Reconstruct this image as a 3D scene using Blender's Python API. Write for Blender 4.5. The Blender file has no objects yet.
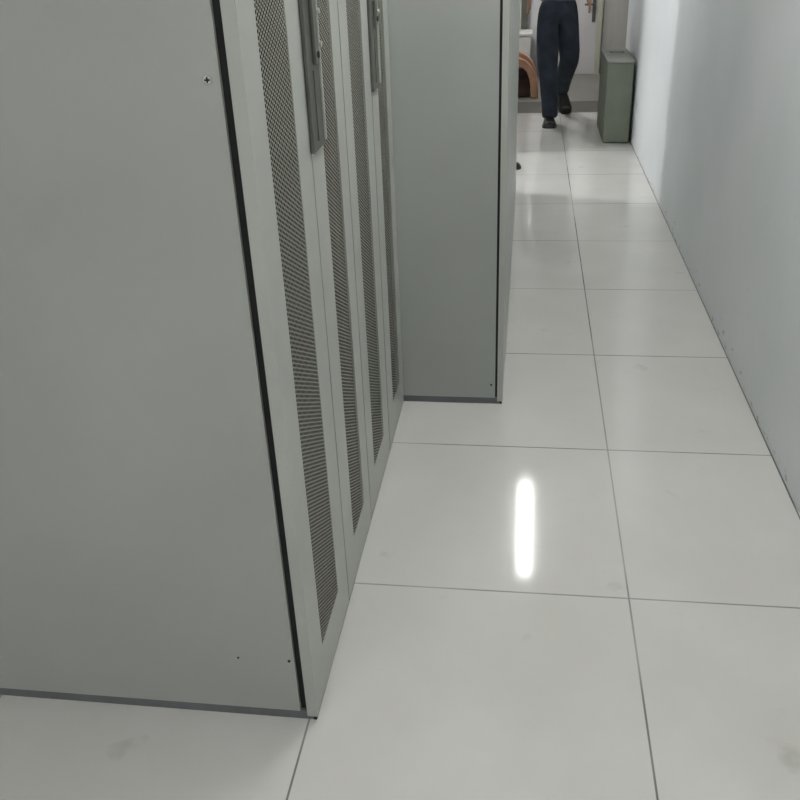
import bpy, bmesh, math, random
from mathutils import Vector, Matrix
random.seed(4)
sc = bpy.context.scene
col = sc.collection

# ------------------------------------------------------------------ materials
def new_mat(name):
    m = bpy.data.materials.new(name); m.use_nodes = True
    nt = m.node_tree; b = nt.nodes['Principled BSDF']
    return m, nt, b
def lin(c):
    return tuple(((v/255)/12.92 if v/255 <= .04045 else ((v/255+.055)/1.055)**2.4) for v in c)
def paint(name, rgb, rough=.5, metal=0, var=.06, scale=3., bump=0., bscale=60., spec=.5, stain=None):
    """painted / plain surface with soft colour variation in object space"""
    m, nt, b = new_mat(name); N, L = nt.nodes.new, nt.links.new
    tc = N('ShaderNodeTexCoord')
    n = N('ShaderNodeTexNoise'); n.inputs['Scale'].default_value = scale; n.inputs['Detail'].default_value = 4
    L(tc.outputs['Object'], n.inputs['Vector'])
    r = N('ShaderNodeMapRange'); r.inputs[1].default_value = .3; r.inputs[2].default_value = .7
    r.inputs[3].default_value = 1-var; r.inputs[4].default_value = 1+var
    L(n.outputs['Fac'], r.inputs[0])
    mx = N('ShaderNodeMix'); mx.data_type = 'RGBA'; mx.blend_type = 'MULTIPLY'; mx.inputs[0].default_value = 1
    mx.inputs[6].default_value = (*rgb, 1)
    L(r.outputs[0], mx.inputs[7])
    out = mx.outputs[2]
    if stain:
        n2 = N('ShaderNodeTexNoise'); n2.inputs['Scale'].default_value = stain[0]; n2.inputs['Detail'].default_value = 6
        L(tc.outputs['Object'], n2.inputs['Vector'])
        r2 = N('ShaderNodeMapRange'); r2.inputs[1].default_value = stain[1]; r2.inputs[2].default_value = stain[1]+.1
        r2.inputs[3].default_value = 0; r2.inputs[4].default_value = stain[2]
        L(n2.outputs['Fac'], r2.inputs[0])
        m2 = N('ShaderNodeMix'); m2.data_type = 'RGBA'; L(r2.outputs[0], m2.inputs[0])
        L(out, m2.inputs[6]); m2.inputs[7].default_value = (*stain[3], 1); out = m2.outputs[2]
    L(out, b.inputs['Base Color'])
    b.inputs['Roughness'].default_value = rough; b.inputs['Metallic'].default_value = metal
    b.inputs['Specular IOR Level'].default_value = spec
    if bump:
        n3 = N('ShaderNodeTexNoise'); n3.inputs['Scale'].default_value = bscale
        L(tc.outputs['Object'], n3.inputs['Vector'])
        bp = N('ShaderNodeBump'); bp.inputs['Strength'].default_value = bump; bp.inputs['Distance'].default_value = .004
        L(n3.outputs['Fac'], bp.inputs['Height']); L(bp.outputs[0], b.inputs['Normal'])
    return m

G = (.355, .372, .345)
M = {}
M['cab'] = paint('grey_green_cabinet_paint', G, .42, var=.05, scale=2.2, bump=.08, bscale=180, stain=(1.7, .62, .35, (.26, .265, .225)))
M['door'] = paint('light_grey_green_door_paint', (.40, .42, .385), .38, var=.06, scale=3, stain=(3, .63, .3, (.33, .32, .28)))
M['cabB'] = paint('cool_grey_green_panel_paint', (.335, .355, .337), .45, var=.04, scale=2.)
M['plinth'] = paint('dark_blue_grey_base_paint', (.13, .14, .145), .6, var=.1, scale=8)
M['black'] = paint('black_rubber_gasket', (.006, .007, .006), .8, var=.1)
M['inside'] = paint('cabinet_interior_shade', (.006, .006, .005), .95, var=.05, spec=.1)
M['handle'] = paint('dark_grey_lock_metal', (.10, .104, .09), .4, metal=.2, var=.08, scale=20)
M['chrome'] = paint('bright_worn_metal', (.62, .62, .58), .25, metal=.8, var=.05)
M['box'] = paint('green_grey_box_paint', (.165, .188, .142), .5, var=.08, scale=6)
M['boxtop'] = paint('pale_green_grey_box_lid', (.27, .285, .25), .45, var=.1, scale=9)  # lid in a paler tone than the box
M['jeans'] = paint('dark_blue_denim', (.018, .026, .040), .85, var=.45, scale=9, bump=.5, bscale=40, stain=(5, .6, .5, (.03, .045, .065)))
M['shirt'] = paint('grey_cotton_cloth', (.09, .1, .12), .9, var=.1, bump=.3)
M['skin'] = paint('skin_tone', (.45, .27, .19), .55, var=.05)
M['hair'] = paint('black_hair', (.01, .009, .008), .6, var=.2, bump=.6, bscale=90)
M['shoe'] = paint('black_shoe_leather', (.006, .006, .006), .5, var=.2, scale=20)
M['sole'] = paint('grey_rubber_sole', (.16, .15, .13), .7, var=.1)
M['tan'] = paint('tan_bent_wood', (.55, .30, .19), .4, var=.15, scale=12)
M['brown'] = paint('dark_brown_cushion', (.045, .02, .014), .8, var=.2, scale=9)
M['white_desk'] = paint('white_laminate', (.62, .62, .60), .4, var=.03)
M['door_white'] = paint('white_door_paint', (.58, .58, .60), .5, var=.03)
M['trimc'] = paint('cream_trim_paint', (.50, .50, .42), .5, var=.05)
M['brownwall'] = paint('grey_brown_far_wall', (.235, .228, .208), .7, var=.07, scale=2)  # grey-brown tone for the far stretch of the right wall
M['ceil'] = paint('white_ceiling_paint', (.75, .75, .73), .9, var=.02)
M['alu'] = paint('white_lamp_housing', (.7, .7, .7), .4, var=.02)
M['winframe'] = paint('white_window_frame', (.7, .7, .68), .4, var=.02)

def wall_mat():
    m, nt, b = new_mat('white_plaster_wall'); N, L = nt.nodes.new, nt.links.new
    tc = N('ShaderNodeTexCoord')
    n = N('ShaderNodeTexNoise'); n.inputs['Scale'].default_value = 1.3; n.inputs['Detail'].default_value = 5
    L(tc.outputs['Object'], n.inputs['Vector'])
    cr = N('ShaderNodeValToRGB'); e = cr.color_ramp.elements
    e[0].position = .35; e[0].color = (.63, .665, .68, 1); e[1].position = .7; e[1].color = (.70, .72, .74, 1)
    L(n.outputs['Fac'], cr.inputs[0])
    # scuffs: dark specks close to the floor
    sp = N('ShaderNodeSeparateXYZ'); L(tc.outputs['Object'], sp.inputs[0])
    low = N('ShaderNodeMapRange'); low.inputs[1].default_value = 0; low.inputs[2].default_value = .14
    low.inputs[3].default_value = .15; low.inputs[4].default_value = 0; L(sp.outputs['Z'], low.inputs[0])
    mp = N('ShaderNodeMapping'); mp.inputs['Scale'].default_value = (1, 1.2, 3.5); L(tc.outputs['Object'], mp.inputs[0])
    n2 = N('ShaderNodeTexNoise'); n2.inputs['Scale'].default_value = 11; n2.inputs['Detail'].default_value = 6
    L(mp.outputs[0], n2.inputs['Vector'])
    ad = N('ShaderNodeMath'); ad.operation = 'ADD'; L(n2.outputs['Fac'], ad.inputs[0]); L(low.outputs[0], ad.inputs[1])
    th = N('ShaderNodeMapRange'); th.inputs[1].default_value = .73; th.inputs[2].default_value = .79
    th.inputs[4].default_value = .6; L(ad.outputs[0], th.inputs[0])
    mx = N('ShaderNodeMix'); mx.data_type = 'RGBA'; L(th.outputs[0], mx.inputs[0])
    L(cr.outputs[0], mx.inputs[6]); mx.inputs[7].default_value = (.20, .19, .18, 1)
    L(mx.outputs[2], b.inputs['Base Color']); b.inputs['Roughness'].default_value = .75
    n3 = N('ShaderNodeTexNoise'); n3.inputs['Scale'].default_value = 35; L(tc.outputs['Object'], n3.inputs['Vector'])
    bp = N('ShaderNodeBump'); bp.inputs['Strength'].default_value = .12; bp.inputs['Distance'].default_value = .004
    L(n3.outputs['Fac'], bp.inputs['Height']); L(bp.outputs[0], b.inputs['Normal'])
    return m
M['wall'] = wall_mat()

def floor_mat(name, c0, c1, tile=True, rough=.075):
    m, nt, b = new_mat(name); N, L = nt.nodes.new, nt.links.new
    tc = N('ShaderNodeTexCoord'); sp = N('ShaderNodeSeparateXYZ'); L(tc.outputs['Object'], sp.inputs[0])
    n = N('ShaderNodeTexNoise'); n.inputs['Scale'].default_value = 2.5; n.inputs['Detail'].default_value = 6
    L(tc.outputs['Object'], n.inputs['Vector'])
    cr = N('ShaderNodeValToRGB'); e = cr.color_ramp.elements
    e[0].position = .3; e[0].color = (*c0, 1); e[1].position = .7; e[1].color = (*c1, 1)
    L(n.outputs['Fac'], cr.inputs[0]); out = cr.outputs[0]
    def mth(op, a, bb=None, cc=None):
        k = N('ShaderNodeMath'); k.operation = op
        for i, v in enumerate((a, bb, cc)):
            if v is None: continue
            if isinstance(v, (int, float)): k.inputs[i].default_value = v
            else: L(v, k.inputs[i])
        return k.outputs[0]
    # small stains
    n2 = N('ShaderNodeTexNoise'); n2.inputs['Scale'].default_value = 6; n2.inputs['Detail'].default_value = 8
    mp = N('ShaderNodeMapping'); mp.inputs['Location'].default_value = (3.1, 7.7, 0); L(tc.outputs['Object'], mp.inputs[0])
    L(mp.outputs[0], n2.inputs['Vector'])
    st = N('ShaderNodeMapRange'); st.inputs[1].default_value = .66; st.inputs[2].default_value = .76; st.inputs[4].default_value = .28
    L(n2.outputs['Fac'], st.inputs[0])
    mx = N('ShaderNodeMix'); mx.data_type = 'RGBA'; L(st.outputs[0], mx.inputs[0]); L(out, mx.inputs[6])
    mx.inputs[7].default_value = (.22, .21, .18, 1); out = mx.outputs[2]
    if tile:
        def joint(axis, half, amt, seed):
            v = mth('DIVIDE', sp.outputs[axis], .8); fr = mth('FRACT', mth('ADD', v, 20.5))
            d = mth('MULTIPLY', mth('ABSOLUTE', mth('SUBTRACT', fr, .5)), .8)
            ln = N('ShaderNodeMapRange'); ln.inputs[1].default_value = half*.5; ln.inputs[2].default_value = half
            ln.inputs[3].default_value = 1; ln.inputs[4].default_value = 0; L(d, ln.inputs[0])
            q = N('ShaderNodeTexNoise'); q.inputs['Scale'].default_value = 1.6; q.noise_dimensions = '4D'; q.inputs['W'].default_value = seed
            L(tc.outputs['Object'], q.inputs['Vector'])
            qr = N('ShaderNodeMapRange'); qr.inputs[1].default_value = .38; qr.inputs[2].default_value = .6
            qr.inputs[3].default_value = amt*.45; qr.inputs[4].default_value = amt; L(q.outputs['Fac'], qr.inputs[0])
            return mth('MULTIPLY', ln.outputs[0], qr.outputs[0])
        j = mth('MAXIMUM', joint('X', .0034, .88, 1.), joint('Y', .0036, .8, 5.))
        m2 = N('ShaderNodeMix'); m2.data_type = 'RGBA'; L(j, m2.inputs[0]); L(out, m2.inputs[6])
        m2.inputs[7].default_value = (.075, .072, .07, 1); out = m2.outputs[2]
    L(out, b.inputs['Base Color'])
    b.inputs['Specular IOR Level'].default_value = .38
    rr = N('ShaderNodeMapRange'); rr.inputs[3].default_value = rough*.8; rr.inputs[4].default_value = rough*1.5
    L(n.outputs['Fac'], rr.inputs[0]); L(rr.outputs[0], b.inputs['Roughness'])
    return m
M['floor'] = floor_mat('polished_white_floor_tile', (.54, .54, .51), (.585, .585, .56))
M['floor2'] = floor_mat('grey_brown_far_floor', (.155, .15, .134), (.195, .19, .168), tile=False, rough=.35)  # grey-brown tone for the far end of the floor
M['floor_strip'] = floor_mat('dark_grey_brown_strip', (.065, .064, .054), (.09, .088, .075), tile=False, rough=.5)  # darker strip across the floor where the tiles end

def perf_mat():
    """perforated sheet: staggered round holes (10 mm pitch) that are really open"""
    m, nt, b = new_mat('perforated_steel_sheet'); N, L = nt.nodes.new, nt.links.new
    tc = N('ShaderNodeTexCoord'); sp = N('ShaderNodeSeparateXYZ'); L(tc.outputs['Object'], sp.inputs[0])
    def mth(op, a, bb=None):
        k = N('ShaderNodeMath'); k.operation = op
        for i, v in enumerate((a, bb)):
            if v is None: continue
            if isinstance(v, (int, float)): k.inputs[i].default_value = v
            else: L(v, k.inputs[i])
        return k.outputs[0]
    d, p = .0096, .0102
    v = mth('ADD', mth('DIVIDE', sp.outputs['Y'], d), 500)
    i = mth('FLOOR', v); u = mth('MULTIPLY', mth('SUBTRACT', mth('SUBTRACT', v, i), .5), d)
    off = mth('MULTIPLY', mth('MODULO', i, 2), .5)
    w = mth('ADD', mth('DIVIDE', sp.outputs['Z'], p), off)
    z = mth('MULTIPLY', mth('SUBTRACT', mth('FRACT', w), .5), p)
    r = mth('SQRT', mth('ADD', mth('MULTIPLY', u, u), mth('MULTIPLY', z, z)))
    hole = mth('LESS_THAN', r, .0040)
    tr = N('ShaderNodeBsdfTransparent'); mx = N('ShaderNodeMixShader')
    b.inputs['Base Color'].default_value = (.30, .30, .255, 1); b.inputs['Roughness'].default_value = .42
    L(hole, mx.inputs[0]); L(b.outputs[0], mx.inputs[1]); L(tr.outputs[0], mx.inputs[2])
    L(mx.outputs[0], nt.nodes['Material Output'].inputs['Surface'])
    return m
M['perf'] = perf_mat()

def emit(name, colr, s):
    m, nt, b = new_mat(name)
    b.inputs['Base Color'].default_value = (.8, .8, .8, 1)
    b.inputs['Emission Color'].default_value = (*colr, 1); b.inputs['Emission Strength'].default_value = s
    return m

# ------------------------------------------------------------------ mesh helpers
def obj(name, bm, m, parent=None, smooth=False):
    me = bpy.data.meshes.new(name); bmesh.ops.recalc_face_normals(bm, faces=bm.faces); bm.to_mesh(me); bm.free()
    if smooth:
        for f in me.polygons: f.use_smooth = True
    o = bpy.data.objects.new(name, me); col.objects.link(o)
    for mm in (m if isinstance(m, (list, tuple)) else [m]): me.materials.append(mm)
    o.parent = parent
    return o
def box(bm, x0, x1, y0, y1, z0, z1, bev=0.):
    r = bmesh.ops.create_cube(bm, size=1)
    for v in r['verts']:
        v.co = Vector(((x0+x1)/2+v.co.x*(x1-x0), (y0+y1)/2+v.co.y*(y1-y0), (z0+z1)/2+v.co.z*(z1-z0)))
    if bev:
        es = list({e for v in r['verts'] for e in v.link_edges})
        bmesh.ops.bevel(bm, geom=es, offset=bev, segments=2, profile=.6, affect='EDGES')
    return bm
def B(*a, **k): return box(bmesh.new(), *a, **k)
def cyl(bm, c, r, h, axis='Z', seg=24, r2=None):
    rot = {'Z': Matrix.Identity(4), 'X': Matrix.Rotation(math.pi/2, 4, 'Y'), 'Y': Matrix.Rotation(math.pi/2, 4, 'X')}[axis]
    bmesh.ops.create_cone(bm, cap_ends=True, segments=seg, radius1=r, radius2=r if r2 is None else r2, depth=h,
                          matrix=Matrix.Translation(c) @ rot)
    return bm
def thing(name, label, cat, loc=(0, 0, 0), group=None):
    o = bpy.data.objects.new(name, None); col.objects.link(o); o.location = loc; o.empty_display_size = .1
    o['label'] = label; o['category'] = cat
    if group: o['group'] = group
    return o
def tag(o, label, cat, group=None):
    o['label'] = label; o['category'] = cat
    if group: o['group'] = group
    return o
def struct(name, bm, m, parent=None):
    o = obj(name, bm, m, parent)
    if parent is None: o['kind'] = 'structure'
    return o
def copy_tree(o, parent=None):
    c = o.copy(); col.objects.link(c)
    if parent: c.parent = parent
    for ch in list(o.children): copy_tree(ch, c)
    return c

# ------------------------------------------------------------------ room
WX = .563; H = 2.8; XL = -4.2; YB = -6.2; YF = 9.1
struct('floor', B(XL, WX, YB, 6.5, -.12, 0), M['floor'])
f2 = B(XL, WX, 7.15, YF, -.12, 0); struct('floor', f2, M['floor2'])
struct('floor', B(XL, WX, 6.5, 7.15, -.12, 0), M['floor_strip'])
struct('ceiling', B(XL-.2, WX+.2, YB-.2, YF+.2, H, H+.15), M['ceil'])
struct('wall_right', B(WX, WX+.2, YB-.2, 6.15, -.12, H), M['wall'])
struct('wall_right_far', B(WX, WX+.2, 6.15, YF+.2, -.12, H), M['brownwall'])
struct('wall_back', B(XL-.2, WX, YB-.2, YB, -.12, H), M['wall'])
struct('wall_far', B(XL-.2, WX, YF, YF+.2, -.12, H), M['wall'])
struct('wall_left', B(XL-.2, XL, YB, YF, -.12, H), M['wall'])
# unseen partition, placed to cut the far edge of the bright floor band
struct('wall_partition', B(XL, -.43, 4.70, 4.80, 0, H), M['wall'])
# dark open joint where the floor meets the right wall
struct('trim_1', B(WX-.0035, WX, YB, 6.15, 0, .003), M['plinth'])

# white door in the far wall
dm = struct('door_1', B(-.42, .485, YF-.045, YF-.004, .004, 2.1), M['door_white'])
hb = bmesh.new(); box(hb, .425, .465, YF-.058, YF-.045, .60, .92, .004)
cyl(hb, (.445, YF-.075, .80), .010, .04, 'Y', 14); box(hb, .33, .452, YF-.105, YF-.088, .79, .812, .004)
struct('door_handle', hb, M['handle'], dm)
bm = bmesh.new(); box(bm, .487, .547, YF-.06, YF, 0, 2.17); box(bm, -.482, -.422, YF-.06, YF, 0, 2.17); box(bm, -.422, .487, YF-.06, YF, 2.11, 2.17)
struct('trim_2', bm, M['trimc'])

# ------------------------------------------------------------------ cabinets (local: face at x=0 looking +x, width along +y)
HT = 2.15
def side_panels(y0, y1):
    pass
def make_cabinet(name, label, group, mat_body, depth, w, vents, gap, dth, margin_b=.022):
    """vents = ((y0,y1),(y0,y1)) openings of the two doors, measured from the near edge"""
    r = thing(name, label, 'cabinet', group=group)
    xb0, xb1 = -depth, -(dth+gap)
    T = .018; bz = .028
    bm = bmesh.new()
    box(bm, xb0, xb1, 0, T, bz, HT); box(bm, xb0, xb1, w-T, w, bz, HT)
    box(bm, xb0, xb0+T, T, w-T, bz, HT); box(bm, xb0+T, xb1, T, w-T, HT-T, HT); box(bm, xb0+T, xb1, T, w-T, bz, bz+T)
    bd = obj('body', bm, mat_body, r)
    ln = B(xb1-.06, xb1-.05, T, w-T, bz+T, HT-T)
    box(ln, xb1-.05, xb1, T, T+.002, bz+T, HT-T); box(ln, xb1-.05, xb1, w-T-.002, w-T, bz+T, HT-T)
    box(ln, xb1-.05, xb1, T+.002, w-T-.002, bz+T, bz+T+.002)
    obj('interior_shade', ln, M['inside'], bd)  # near-black sheets paint in the shade behind vents and seams
    obj('base_gap_shade', B(-.011, -.003, .002, w-.002, 0, .011), M['black'], r)  # black strip stands in for the shaded gap under the doors
    obj('plinth', B(xb0+.01, -.0115, .003, w-.003, 0, .0265), M['plinth'], r)
    bm = bmesh.new()
    g = .010
    box(bm, xb1, -dth, g, g+.02, bz, HT-.01); box(bm, xb1, -dth, w-g-.02, w-g, bz, HT-.01)
    box(bm, xb1, -dth, g+.02, w-g-.02, HT-.03, HT-.01); box(bm, xb1, -dth, g+.02, w-g-.02, bz, bz+.02)
    obj('gasket', bm, M['black'], r)
    mid = w/2 + (.012 if vents is VA else 0)
    for k, (a, b) in enumerate(((.0, mid-.0045), (mid+.0045, w-.0085))):
        v0, v1 = vents[k]; z0, z1 = .0125, HT-.004; vz0, vz1 = .142, HT-.14
        bm = bmesh.new()
        solid = vents is VB
        # outer frame sheet with opening, built as one welded folded panel
        def q(pts, flip=False):
            vs = [bm.verts.new(p) for p in pts]; bm.faces.new(vs)
        F = [(0, a, z0), (0, b, z0), (0, b, z1), (0, a, z1)]
        I = [(0, v0, vz0), (0, v1, vz0), (0, v1, vz1), (0, v0, vz1)]
        for X in (0, -.0015):
            f_ = [bm.verts.new((X, y, z)) for _, y, z in F]; i_ = [bm.verts.new((X, y, z)) for _, y, z in I]
            for n in range(4): bm.faces.new((f_[n], f_[(n+1) % 4], i_[(n+1) % 4], i_[n]))
            if solid: bm.faces.new(i_)
            if X == 0: Fv, Iv = f_, i_
            else:
                for n in range(0 if solid else 4): bm.faces.new((Iv[n], Iv[(n+1) % 4], i_[(n+1) % 4], i_[n]))
                Bv = f_
        # return flanges all around (door thickness)
        e0 = [bm.verts.new((-dth, y, z)) for _, y, z in F]
        cy, cz = (a+b)/2, (z0+z1)/2
        e1 = [bm.verts.new((-dth, y+.0015*(1 if y < cy else -1), z+.0015*(1 if z < cz else -1))) for _, y, z in F]
        for n in range(4):
            m_ = (n+1) % 4
            bm.faces.new((Fv[n], Fv[m_], e0[m_], e0[n])); bm.faces.new((e0[n], e0[m_], e1[m_], e1[n])); bm.faces.new((e1[n], e1[m_], Bv[m_], Bv[n]))
        d = obj('door', bm, M['door'], r)
        if solid: continue
        pf = bmesh.new(); vs = [pf.verts.new(p) for p in ((-.0008, v0, vz0), (-.0008, v1, vz0), (-.0008, v1, vz1), (-.0008, v0, vz1))]; pf.faces.new(vs)
        obj('perforated_vent', pf, M['perf'], d)
        if k == 1 and vents is VA:
            # tall lock plate covering the meeting edge, lever and key hole
            p0, p1 = a-.014, a+.108; pz0, pz1 = 1.255, 1.80
            bm = bmesh.new(); box(bm, 0, .009, p0, p1, pz0, pz1, .003); box(bm, .009, .0115, p0+.045, p0+.051, pz0+.02, 1.42)
            pl = obj('lock_plate', bm, M['handle'], r)
            bm = bmesh.new(); box(bm, .009, .017, p0+.05, p0+.084, 1.43, 1.78, .003)
            lv = obj('lever', bm, M['handle'], pl)
            bm = bmesh.new(); cyl(bm, (.018, p0+.070, 1.448), .007, .004, 'X', 20)
            obj('key_hole', bm, M['black'], pl)
            bm = bmesh.new(); box(bm, .0085, .014, p1-.016, p1-.008, pz0+.01, pz1-.01, .0015)
            cyl(bm, (.015, p1-.012, 1.465), .006, .006, 'X', 16); cyl(bm, (.015, p1-.012, 1.53), .006, .006, 'X', 16)
            o = obj('rim_highlight', bm, M['door'], pl)  # pale rail and studs paint the highlight along the plate's rim
    bm = bmesh.new(); box(bm, xb0, xb1, .001, w-.001, HT, HT+.03, .004)
    obj('top_cover', bm, mat_body, r)
    return r
VA = ((.103, .305), (.539, .712)); VB = ((.10, .30), (.50, .70))
W = .816
A1 = make_cabinet('server_cabinet', 'large grey-green cabinet nearest the camera, bare side panel with one screw, double vented doors',
                  'vented cabinets in the recessed row', M['cab'], .95, W, VA, .016, .025)
A1.location = (-.778, -1.309, 0)
A2 = copy_tree(A1); A2.location = (-.778, -1.309+W, 0)
A2['label'] = 'vented double-door cabinet between the nearest cabinet and the protruding cabinet side'
def screw(parent, x, z, y=-.0005, r=.006):
    bm = bmesh.new(); cyl(bm, (x, y-.001, z), r, .003, 'Y', 20)
    s = obj('screw', bm, M['chrome'], parent)
    bm = bmesh.new(); box(bm, x-r*.62, x+r*.62, y-.0032, y-.0024, z-.0012, z+.0012); box(bm, x-.0012, x+.0012, y-.0032, y-.0024, z-r*.62, z+r*.62)
    obj('screw_slot', bm, M['black'], s)
screw(A1, -.062, 1.469, r=.0075)
def rivet(parent, x, z, r=.0035):
    bm = bmesh.new(); cyl(bm, (x, -.0006, z), r, .002, 'Y', 14); obj('rivet', bm, M['black'], parent)
rivet(A1, -.053, .188); rivet(A1, -.175, .188, .0025)

B1 = make_cabinet('server_cabinet', 'protruding grey-green cabinet whose whole side faces the camera at the inner corner', 'cabinets in the protruding row', M['cabB'], .80, .80, VB, .009, .021)
B1.location = (-.385, .323, 0)
rivet(B1, -.045, .085, .004)
lb = ['second cabinet of the protruding row, just behind the cabinet whose side faces the camera',
      'third cabinet of the protruding row, seen only as a thin slanting door face',
      'last cabinet of the protruding row, at the edge of the bright band on the floor']
for k in range(3):
    c = copy_tree(B1); c.location = (-.385, .323+.8*(k+1), 0); c['label'] = lb[k]
    for ch in list(c.children):
        if ch.name.startswith('rivet'): bpy.data.objects.remove(ch)

# ------------------------------------------------------------------ small cabinet at the far end
r = thing('storage_box', 'low green-grey metal box cabinet on the floor against the right wall, far end of aisle', 'cabinet', (.325, 5.05, 0))
w_, d_, h_ = .215, .80, .665
obj('body', B(0, w_, .018, d_, .006, h_-.016, bev=.003), M['box'], r)
fd = obj('front_door', B(.002, w_-.006, 0, .016, .012, h_-.022, bev=.003), M['box'], r)
obj('side_gap_shade', B(w_-.0055, w_-.0005, .004, .0175, .012, h_-.03), M['black'], r)  # black strip paints the shade between box and wall
bm = bmesh.new(); box(bm, -.004, w_+.003, -.004, d_+.004, h_-.016, h_, .003)
obj('lid', bm, M['boxtop'], r)
bm = bmesh.new(); box(bm, .055, .175, .50, .68, h_, h_+.018, .006); obj('lid_plate', bm, M['boxtop'], r)
obj('feet', B(.01, w_-.01, .03, d_-.02, 0, .006), M['black'], r)

# ------------------------------------------------------------------ chair at the far left
r = thing('wooden_chair', 'tan bentwood chair with curved frame and dark brown seat, left of the walking person', 'chair', (-.62, 7.4, 0))
def arch(y, th=.05):
    bm = bmesh.new(); pts = []
    # half profile in XZ, right foot up, over the top, left foot down
    P = [(.415, 0), (.405, .12), (.385, .22), (.345, .315), (.275, .385), (.18, .425), (.06, .44), (-.08, .44), (-.2, .42), (-.29, .37), (-.35, .29), (-.39, .18), (-.41, .08), (-.415, 0)]
    N = len(P); rings = []
    for i, (x, z) in enumerate(P):
        a = P[max(0, i-1)]; b = P[min(N-1, i+1)]; tx, tz = b[0]-a[0], b[1]-a[1]; l = math.hypot(tx, tz); nx, nz = -tz/l, tx/l
        if i in (0, N-1): nx, nz = (-1 if i == 0 else 1), 0
        wd = .076
        ring = []
        for s, yy in ((0, -th/2), (0, th/2), (1, th/2), (1, -th/2)):
            ring.append(bm.verts.new((x+nx*wd*s, y+yy, max(0, z+nz*wd*s))))
        rings.append(ring)
    for i in range(N-1):
        for k in range(4): bm.faces.new((rings[i][k], rings[i][(k+1) % 4], rings[i+1][(k+1) % 4], rings[i+1][k]))
    bm.faces.new(rings[0]); bm.faces.new(rings[-1])
    bmesh.ops.recalc_face_normals(bm, faces=bm.faces)
    return bm
for y in (0, .50):
    o = obj('side_frame', arch(y), M['tan'], r)
    md = o.modifiers.new('b', 'BEVEL'); md.width = .010; md.segments = 2; md.limit_method = 'ANGLE'
obj('seat', B(-.335, .31, .03, .47, .20, .31, bev=.02), M['brown'], r)
obj('seat_base', B(-.335, .325, .03, .47, .02, .198, bev=.004), M['brown'], r)
obj('backrest', B(-.335, -.24, .03, .47, .312, .78, bev=.02), M['brown'], r)

# white low desk behind the chair and grey strip on the wall behind it
r = thing('white_desk', 'low white cupboard against the far wall behind the bentwood chair', 'cupboard', (-1.35, 8.5, 0))
obj('carcass', B(0, 1.05, .02, .48, .0, .52), M['white_desk'], r)
obj('worktop', B(-.01, 1.065, 0, .49, .52, .545, bev=.003), M['white_desk'], r)
obj('cupboard_door', B(.53, 1.045, .004, .02, .03, .51), M['white_desk'], r)
obj('cupboard_door', B(.005, .52, .004, .02, .03, .51), M['white_desk'], r)
tag(obj('wall_duct', B(-.425, -.345, YF-.13, YF-.062, .552, 2.3, bev=.003), M['handle']), 'dark grey vertical cable duct on the far wall above the white cupboard', 'cable duct')

# ------------------------------------------------------------------ shoes
def shoe_meshes(L=.28, Wd=.10, hh=.085):
    """local: toe at -y, heel at +y, floor z=0. returns (upper, sole)"""
    prof = [  # t(0 toe..1 heel), half width, top height, centre shift
        (0.0, .018, .030), (.04, .036, .043), (.12, .046, .052), (.25, .051, .060), (.40, .049, .074), (.52, .044, .090),
        (.62, .040, .102), (.75, .038, .104), (.88, .037, .100), (.96, .031, .092), (1.0, .017, .078)]
    bm = bmesh.new(); rings = []
    for t, hw, tp in prof:
        y = -L/2+t*L; ring = []
        for k in range(13):
            a = math.pi*k/12
            ring.append(bm.verts.new((hw*Wd/.10*math.cos(a)*(1 if abs(math.cos(a)) < .9 else .96), y, .014+(tp*hh/.085-.014)*math.sin(a)**.75)))
        rings.append(ring)
    for i in range(len(rings)-1):
        for k in range(12): bm.faces.new((rings[i][k], rings[i][k+1], rings[i+1][k+1], rings[i+1][k]))
        bm.faces.new((rings[i][12], rings[i][0], rings[i+1][0], rings[i+1][12]))
    bm.faces.new(rings[0]); bm.faces.new(rings[-1])
    so = bmesh.new(); lo, up = [], []
    path = [(hw*1.06*Wd/.10, -L/2-.006+t*(L+.012)) for t, hw, tp in prof]
    loop = path + [(-x, y) for x, y in reversed(path)]
    for x, y in loop: lo.append(so.verts.new((x, y, 0))); up.append(so.verts.new((x, y, .02)))
    n = len(loop)
    for i in range(n): so.faces.new((lo[i], lo[(i+1) % n], up[(i+1) % n], up[i]))
    so.faces.new(lo); so.faces.new(up)
    return bm, so

# stray shoe poking out past the cabinets
r = thing('shoe', 'small dark rounded shoe tip on the bright floor, poking out behind the cabinet row', 'shoe', (-.502, 4.20, 0))
u, s = shoe_meshes(); up = obj('upper', u, M['shoe'], r, True); obj('sole', s, M['shoe'], r)
r.rotation_euler = (0, 0, math.pi/2)

# ------------------------------------------------------------------ walking person
per = thing('person', 'person in dark blue jeans and black shoes walking towards the camera at the far end', 'person', (-.06, 6.2, 0))
def skin_obj(name, verts, edges, radii, m, parent, root=0, sub=2):
    me = bpy.data.meshes.new(name); me.from_pydata(verts, edges, []); o = bpy.data.objects.new(name, me); col.objects.link(o)
    o.parent = parent; me.materials.append(m)
    md = o.modifiers.new('skin', 'SKIN'); md.use_smooth_shade = True; md.branch_smoothing = .6
    for i, rr in enumerate(radii):
        sv = me.skin_vertices[0].data[i]; sv.radius = rr if isinstance(rr, tuple) else (rr, rr); sv.use_root = (i == root)
    sd = o.modifiers.new('sub', 'SUBSURF'); sd.levels = sub; sd.render_levels = sub
    for f in me.polygons: f.use_smooth = True
    return o
Q = lambda x, y, z: (x+.06, y-6.2, z)
pel = Q(-.065, 6.17, 1.04)
legs_f = [Q(-.170, 6.15, .92), Q(-.150, 6.06, .72), Q(-.148, 5.965, .53), Q(-.126, 5.95, .34), Q(-.108, 5.93, .10), Q(-.106, 5.925, .045)]
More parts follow.
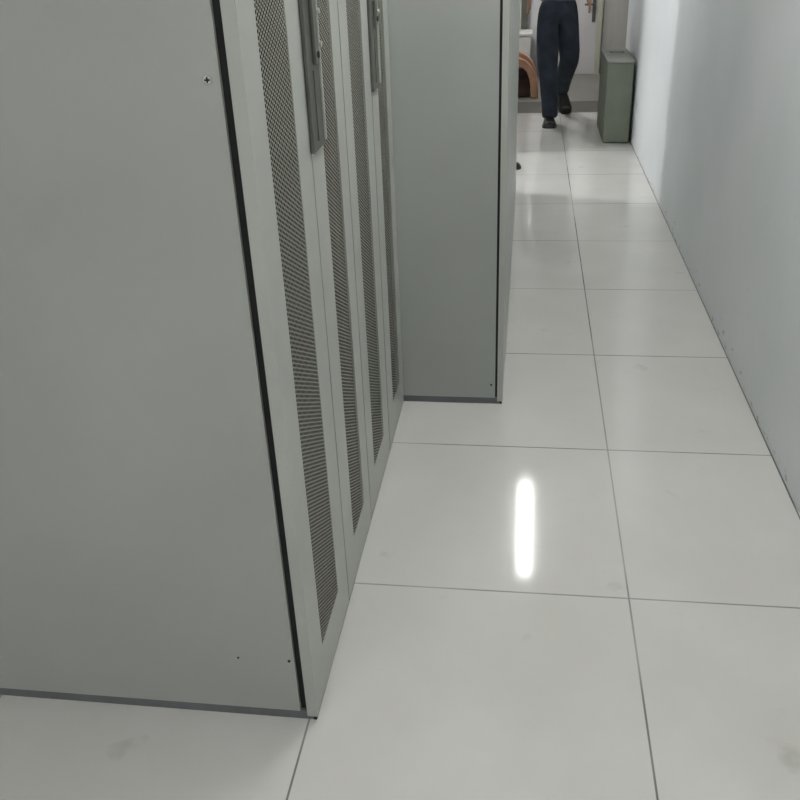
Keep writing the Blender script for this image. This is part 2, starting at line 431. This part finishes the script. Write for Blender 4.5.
legs_r = [Q(.050, 6.18, .92), Q(.035, 6.16, .72), Q(.068, 6.18, .56), Q(.025, 6.36, .37), Q(.020, 6.54, .23), Q(.022, 6.58, .19)]
torso = [Q(-.065, 6.17, 1.10), Q(-.065, 6.16, 1.25), Q(-.065, 6.15, 1.40), Q(-.065, 6.14, 1.50), Q(-.065, 6.12, 1.57), Q(-.065, 6.10, 1.66), Q(-.065, 6.10, 1.74)]
# body: pelvis, legs, torso, neck, head, arms
V = [pel]+legs_f+legs_r+torso; rad = [(.135, .10)]
rad += [.088, .078, .060, .052, .042, .04]+[.088, .078, .060, .052, .042, .04]+[(.135, .095), (.155, .105), (.165, .105), .06, .058, (.078, .095), (.066, .08)]
E_ = [(0, 1)]+[(n, n+1) for n in range(1, 6)]+[(0, 7)]+[(n, n+1) for n in range(7, 12)]+[(0, 13)]+[(n, n+1) for n in range(13, 19)]
armL = [Q(-.26, 6.15, 1.42), Q(-.31, 6.20, 1.17), Q(-.33, 6.12, .99), Q(-.335, 6.08, .93)]
armR = [Q(.13, 6.15, 1.42), Q(.17, 6.10, 1.17), Q(.19, 6.22, 1.01), Q(.195, 6.25, .98)]
armR = [Q(.13, 6.15, 1.42), Q(.185, 6.12, 1.17), Q(.205, 6.05, 1.06), Q(.205, 6.02, 1.04)]
armL = [Q(-.26, 6.15, 1.42), Q(-.315, 6.20, 1.18), Q(-.33, 6.24, 1.06), Q(-.335, 6.26, 1.03)]
for arm in (armL, armR):
    b = len(V); V += arm; rad += [.055, .045, .032, .034]; E_ += [(15, b), (b, b+1), (b+1, b+2), (b+2, b+3)]
    # five fingers per hand, rooted inside the palm
    h = Vector(arm[3]); dr = (Vector(arm[3])-Vector(arm[1])).normalized(); sd = Vector((0, 1, 0)).cross(dr).normalized(); fw = dr.cross(sd)
    out = 1 if arm is armR else -1
    for q, (o_, ln) in enumerate(((-.027, .065), (-.009, .075), (.009, .072), (.027, .058))):
        k = len(V); base = h+fw*o_
        V += [tuple(base+dr*.03), tuple(base+dr*(.03+ln*.55)), tuple(base+dr*(.03+ln)+Vector((-out*.015, 0, 0)))]; rad += [.010, .009, .008]
        E_ += [(b+3, k), (k, k+1), (k+1, k+2)]
    k = len(V); V += [tuple(h+fw*-.035+Vector((-out*.01, 0, 0))), tuple(h+dr*.04+fw*-.05+Vector((-out*.02, 0, 0)))]; rad += [.011, .009]; E_ += [(b+3, k), (k, k+1)]
body = skin_obj('body', V, E_, rad, M['skin'], per, 0)
# jeans
Vj = [pel]+legs_f+legs_r+[Q(-.065, 6.17, 1.14)]
rj = [(.185, .135), (.140, .128), (.118, .116), (.100, .100), (.083, .088), (.074, .080), (.074, .080), (.140, .128), (.124, .114), (.115, .10), (.086, .086), (.068, .072), (.066, .07), (.18, .13)]
Ej = E_[:13]
skin_obj('jeans', Vj, Ej, rj, M['jeans'], per, 0)
# shirt
Vs = [Q(-.065, 6.17, 1.02)]+torso[:4]+[armL[0], tuple((Vector(armL[0])+Vector(armL[1]))/2), armL[1], armL[2], armR[0], tuple((Vector(armR[0])+Vector(armR[1]))/2), armR[1], armR[2]]
rs = [(.195, .15), (.185, .14), (.175, .125), (.185, .122), (.08, .075), .072, .066, .058, .046, .072, .066, .058, .046]
Es = [(0, 1), (1, 2), (2, 3), (3, 4), (3, 5), (5, 6), (6, 7), (7, 8), (3, 9), (9, 10), (10, 11), (11, 12)]
skin_obj('shirt', Vs, Es, rs, M['shirt'], per, 0)
# hair cap + face details
bm = bmesh.new(); bmesh.ops.create_uvsphere(bm, u_segments=24, v_segments=14, radius=1)
hc = Vector(Q(-.065, 6.115, 1.715))
for v in list(bm.verts):
    if v.co.z < -.05 and v.co.y < .1: bm.verts.remove(v)
for v in bm.verts: v.co = hc+Vector((v.co.x*.088, v.co.y*.108, v.co.z*.105))
obj('hair', bm, M['hair'], per, True)
hd = Vector(Q(-.065, 6.0, 1.66))
bm = bmesh.new(); cyl(bm, hd+Vector((0, -.004, -.012)), .016, .045, 'Z', 12, r2=.007); obj('nose', bm, M['skin'], per, True)
for sx in (-1, 1):
    bm = bmesh.new(); bmesh.ops.create_uvsphere(bm, u_segments=12, v_segments=8, radius=.011, matrix=Matrix.Translation(hd+Vector((sx*.03, .022, .012)))); obj('eye', bm, M['hair'], per, True)
    bm = bmesh.new(); bmesh.ops.create_uvsphere(bm, u_segments=12, v_segments=8, radius=1, matrix=Matrix.Translation(hd+Vector((sx*.078, .10, 0))) @ Matrix.Diagonal((.012, .02, .032, 1))); obj('ear', bm, M['skin'], per, True)
bm = B(hd.x-.022, hd.x+.022, hd.y+.008, hd.y+.022, hd.z-.052, hd.z-.042, bev=.003); obj('mouth', bm, M['brown'], per)
# shoes of the person (front foot flat, rear foot pushing off on its toes)
def worn(loc, rx, rz, nm):
    u, s = shoe_meshes(.28, .125)
    mt = Matrix.Translation(Vector(loc)) @ Matrix.Rotation(rz, 4, 'Z') @ Matrix.Rotation(rx, 4, 'X')
    bmesh.ops.transform(u, matrix=mt, verts=u.verts); bmesh.ops.transform(s, matrix=mt, verts=s.verts)
    o = obj(nm, u, M['shoe'], per, True); obj('sole', s, M['shoe'], o)
    bnd = bmesh.new()
    for i in range(12):   # pale band over the toes
        a0, a1 = math.pi*i/12, math.pi*(i+1)/12
        def pt(a, y, k): return (.0535*k*math.cos(a), y, .012+.046*k*math.sin(a)**.75)
        vs = [bnd.verts.new(pt(*q)) for q in ((a0, -.118, .86), (a1, -.118, .86), (a1, -.092, 1.04), (a0, -.092, 1.04))]
        bnd.faces.new(vs)
    bmesh.ops.solidify(bnd, geom=list(bnd.faces), thickness=.004)
    bmesh.ops.transform(bnd, matrix=mt, verts=bnd.verts); obj('toe_band', bnd, M['sole'], o)
worn(Q(-.112, 5.865, 0), 0, 0, 'shoe')
worn(Q(.035, 6.535, .085), math.radians(36), math.radians(14), 'shoe')

# ------------------------------------------------------------------ lamps
em = emit('lamp_diffuser_glow', (1.0, .985, .96), 18.5)
em3 = emit('lamp_diffuser_glow_bright', (1.0, .985, .97), 58)
em4 = emit('lamp_diffuser_glow_middle', (1.0, .985, .97), 15)
em2 = emit('lamp_diffuser_glow_far', (1.0, .98, .95), 44)
def batten(label, x, y, length, m, ang=0):
    r = thing('ceiling_lamp', label, 'lamp', (x, y, H-.001), group='ceiling batten lamps')
    r.rotation_euler = (0, 0, ang)
    obj('housing', B(-.065, .065, -length/2-.02, length/2+.02, -.05, 0, bev=.004), M['alu'], r)
    obj('diffuser', B(-.042, .042, -length/2, length/2, -.075, -.0505, bev=.006), m, r)
    return r
batten('ceiling lamp over the middle of the aisle, mirrored in the floor', -.245, 3.28, 1.22, em4)
batten('added fill lamp over the near end of the aisle beside the first vented doors', -.25, -.25, 1.22, em)  # unseen lamp, added to brighten the doors, inner side panel and wall
batten('ceiling lamp farthest behind the camera', -.2, -3.15, 1.22, em)
batten('added fill lamp over the open floor left of and behind the camera', -1.9, -4.3, 1.22, em)  # out of view, added to lift the nearest side panel and wall
batten('crosswise ceiling lamp in the side passage beyond the protruding cabinets', -2.6, 4.3, 1.22, em3, math.radians(90-19.3))
batten('ceiling lamp over the far passage near the white door', -.9, 7.6, 1.22, em2)

w = bpy.data.worlds.new('world'); sc.world = w; w.use_nodes = True
w.node_tree.nodes['Background'].inputs[0].default_value = (.75, .85, 1, 1); w.node_tree.nodes['Background'].inputs[1].default_value = .5

# ------------------------------------------------------------------ camera
yaw, pitch, roll = -8.713, 27.976, 2.512
F = 883.24
cy, sy = math.cos(math.radians(yaw)), math.sin(math.radians(yaw)); cp, sp_ = math.cos(math.radians(pitch)), math.sin(math.radians(pitch))
fwd = Vector((sy*cp, cy*cp, -sp_)); rt = Vector((cy, -sy, 0)); dn = fwd.cross(rt)
c, q = math.cos(math.radians(roll)), math.sin(math.radians(roll))
R = c*rt+q*dn; D = -q*rt+c*dn
cam = bpy.data.cameras.new('camera'); co = bpy.data.objects.new('camera', cam); col.objects.link(co)
mw = Matrix.Identity(4)
for i in range(3): mw[i][0] = R[i]; mw[i][1] = -D[i]; mw[i][2] = -fwd[i]
mw.translation = Vector((-.319, -2.779, 1.673)); co.matrix_world = mw
cam.sensor_width = 36; cam.sensor_fit = 'HORIZONTAL'; cam.lens = F/800*36; cam.clip_start = .05; cam.clip_end = 60
sc.camera = co
vs = sc.view_settings; vs.view_transform = 'Standard'; vs.look = 'None'; vs.gamma = 1; vs.use_curve_mapping = False
vs.exposure = 1.75
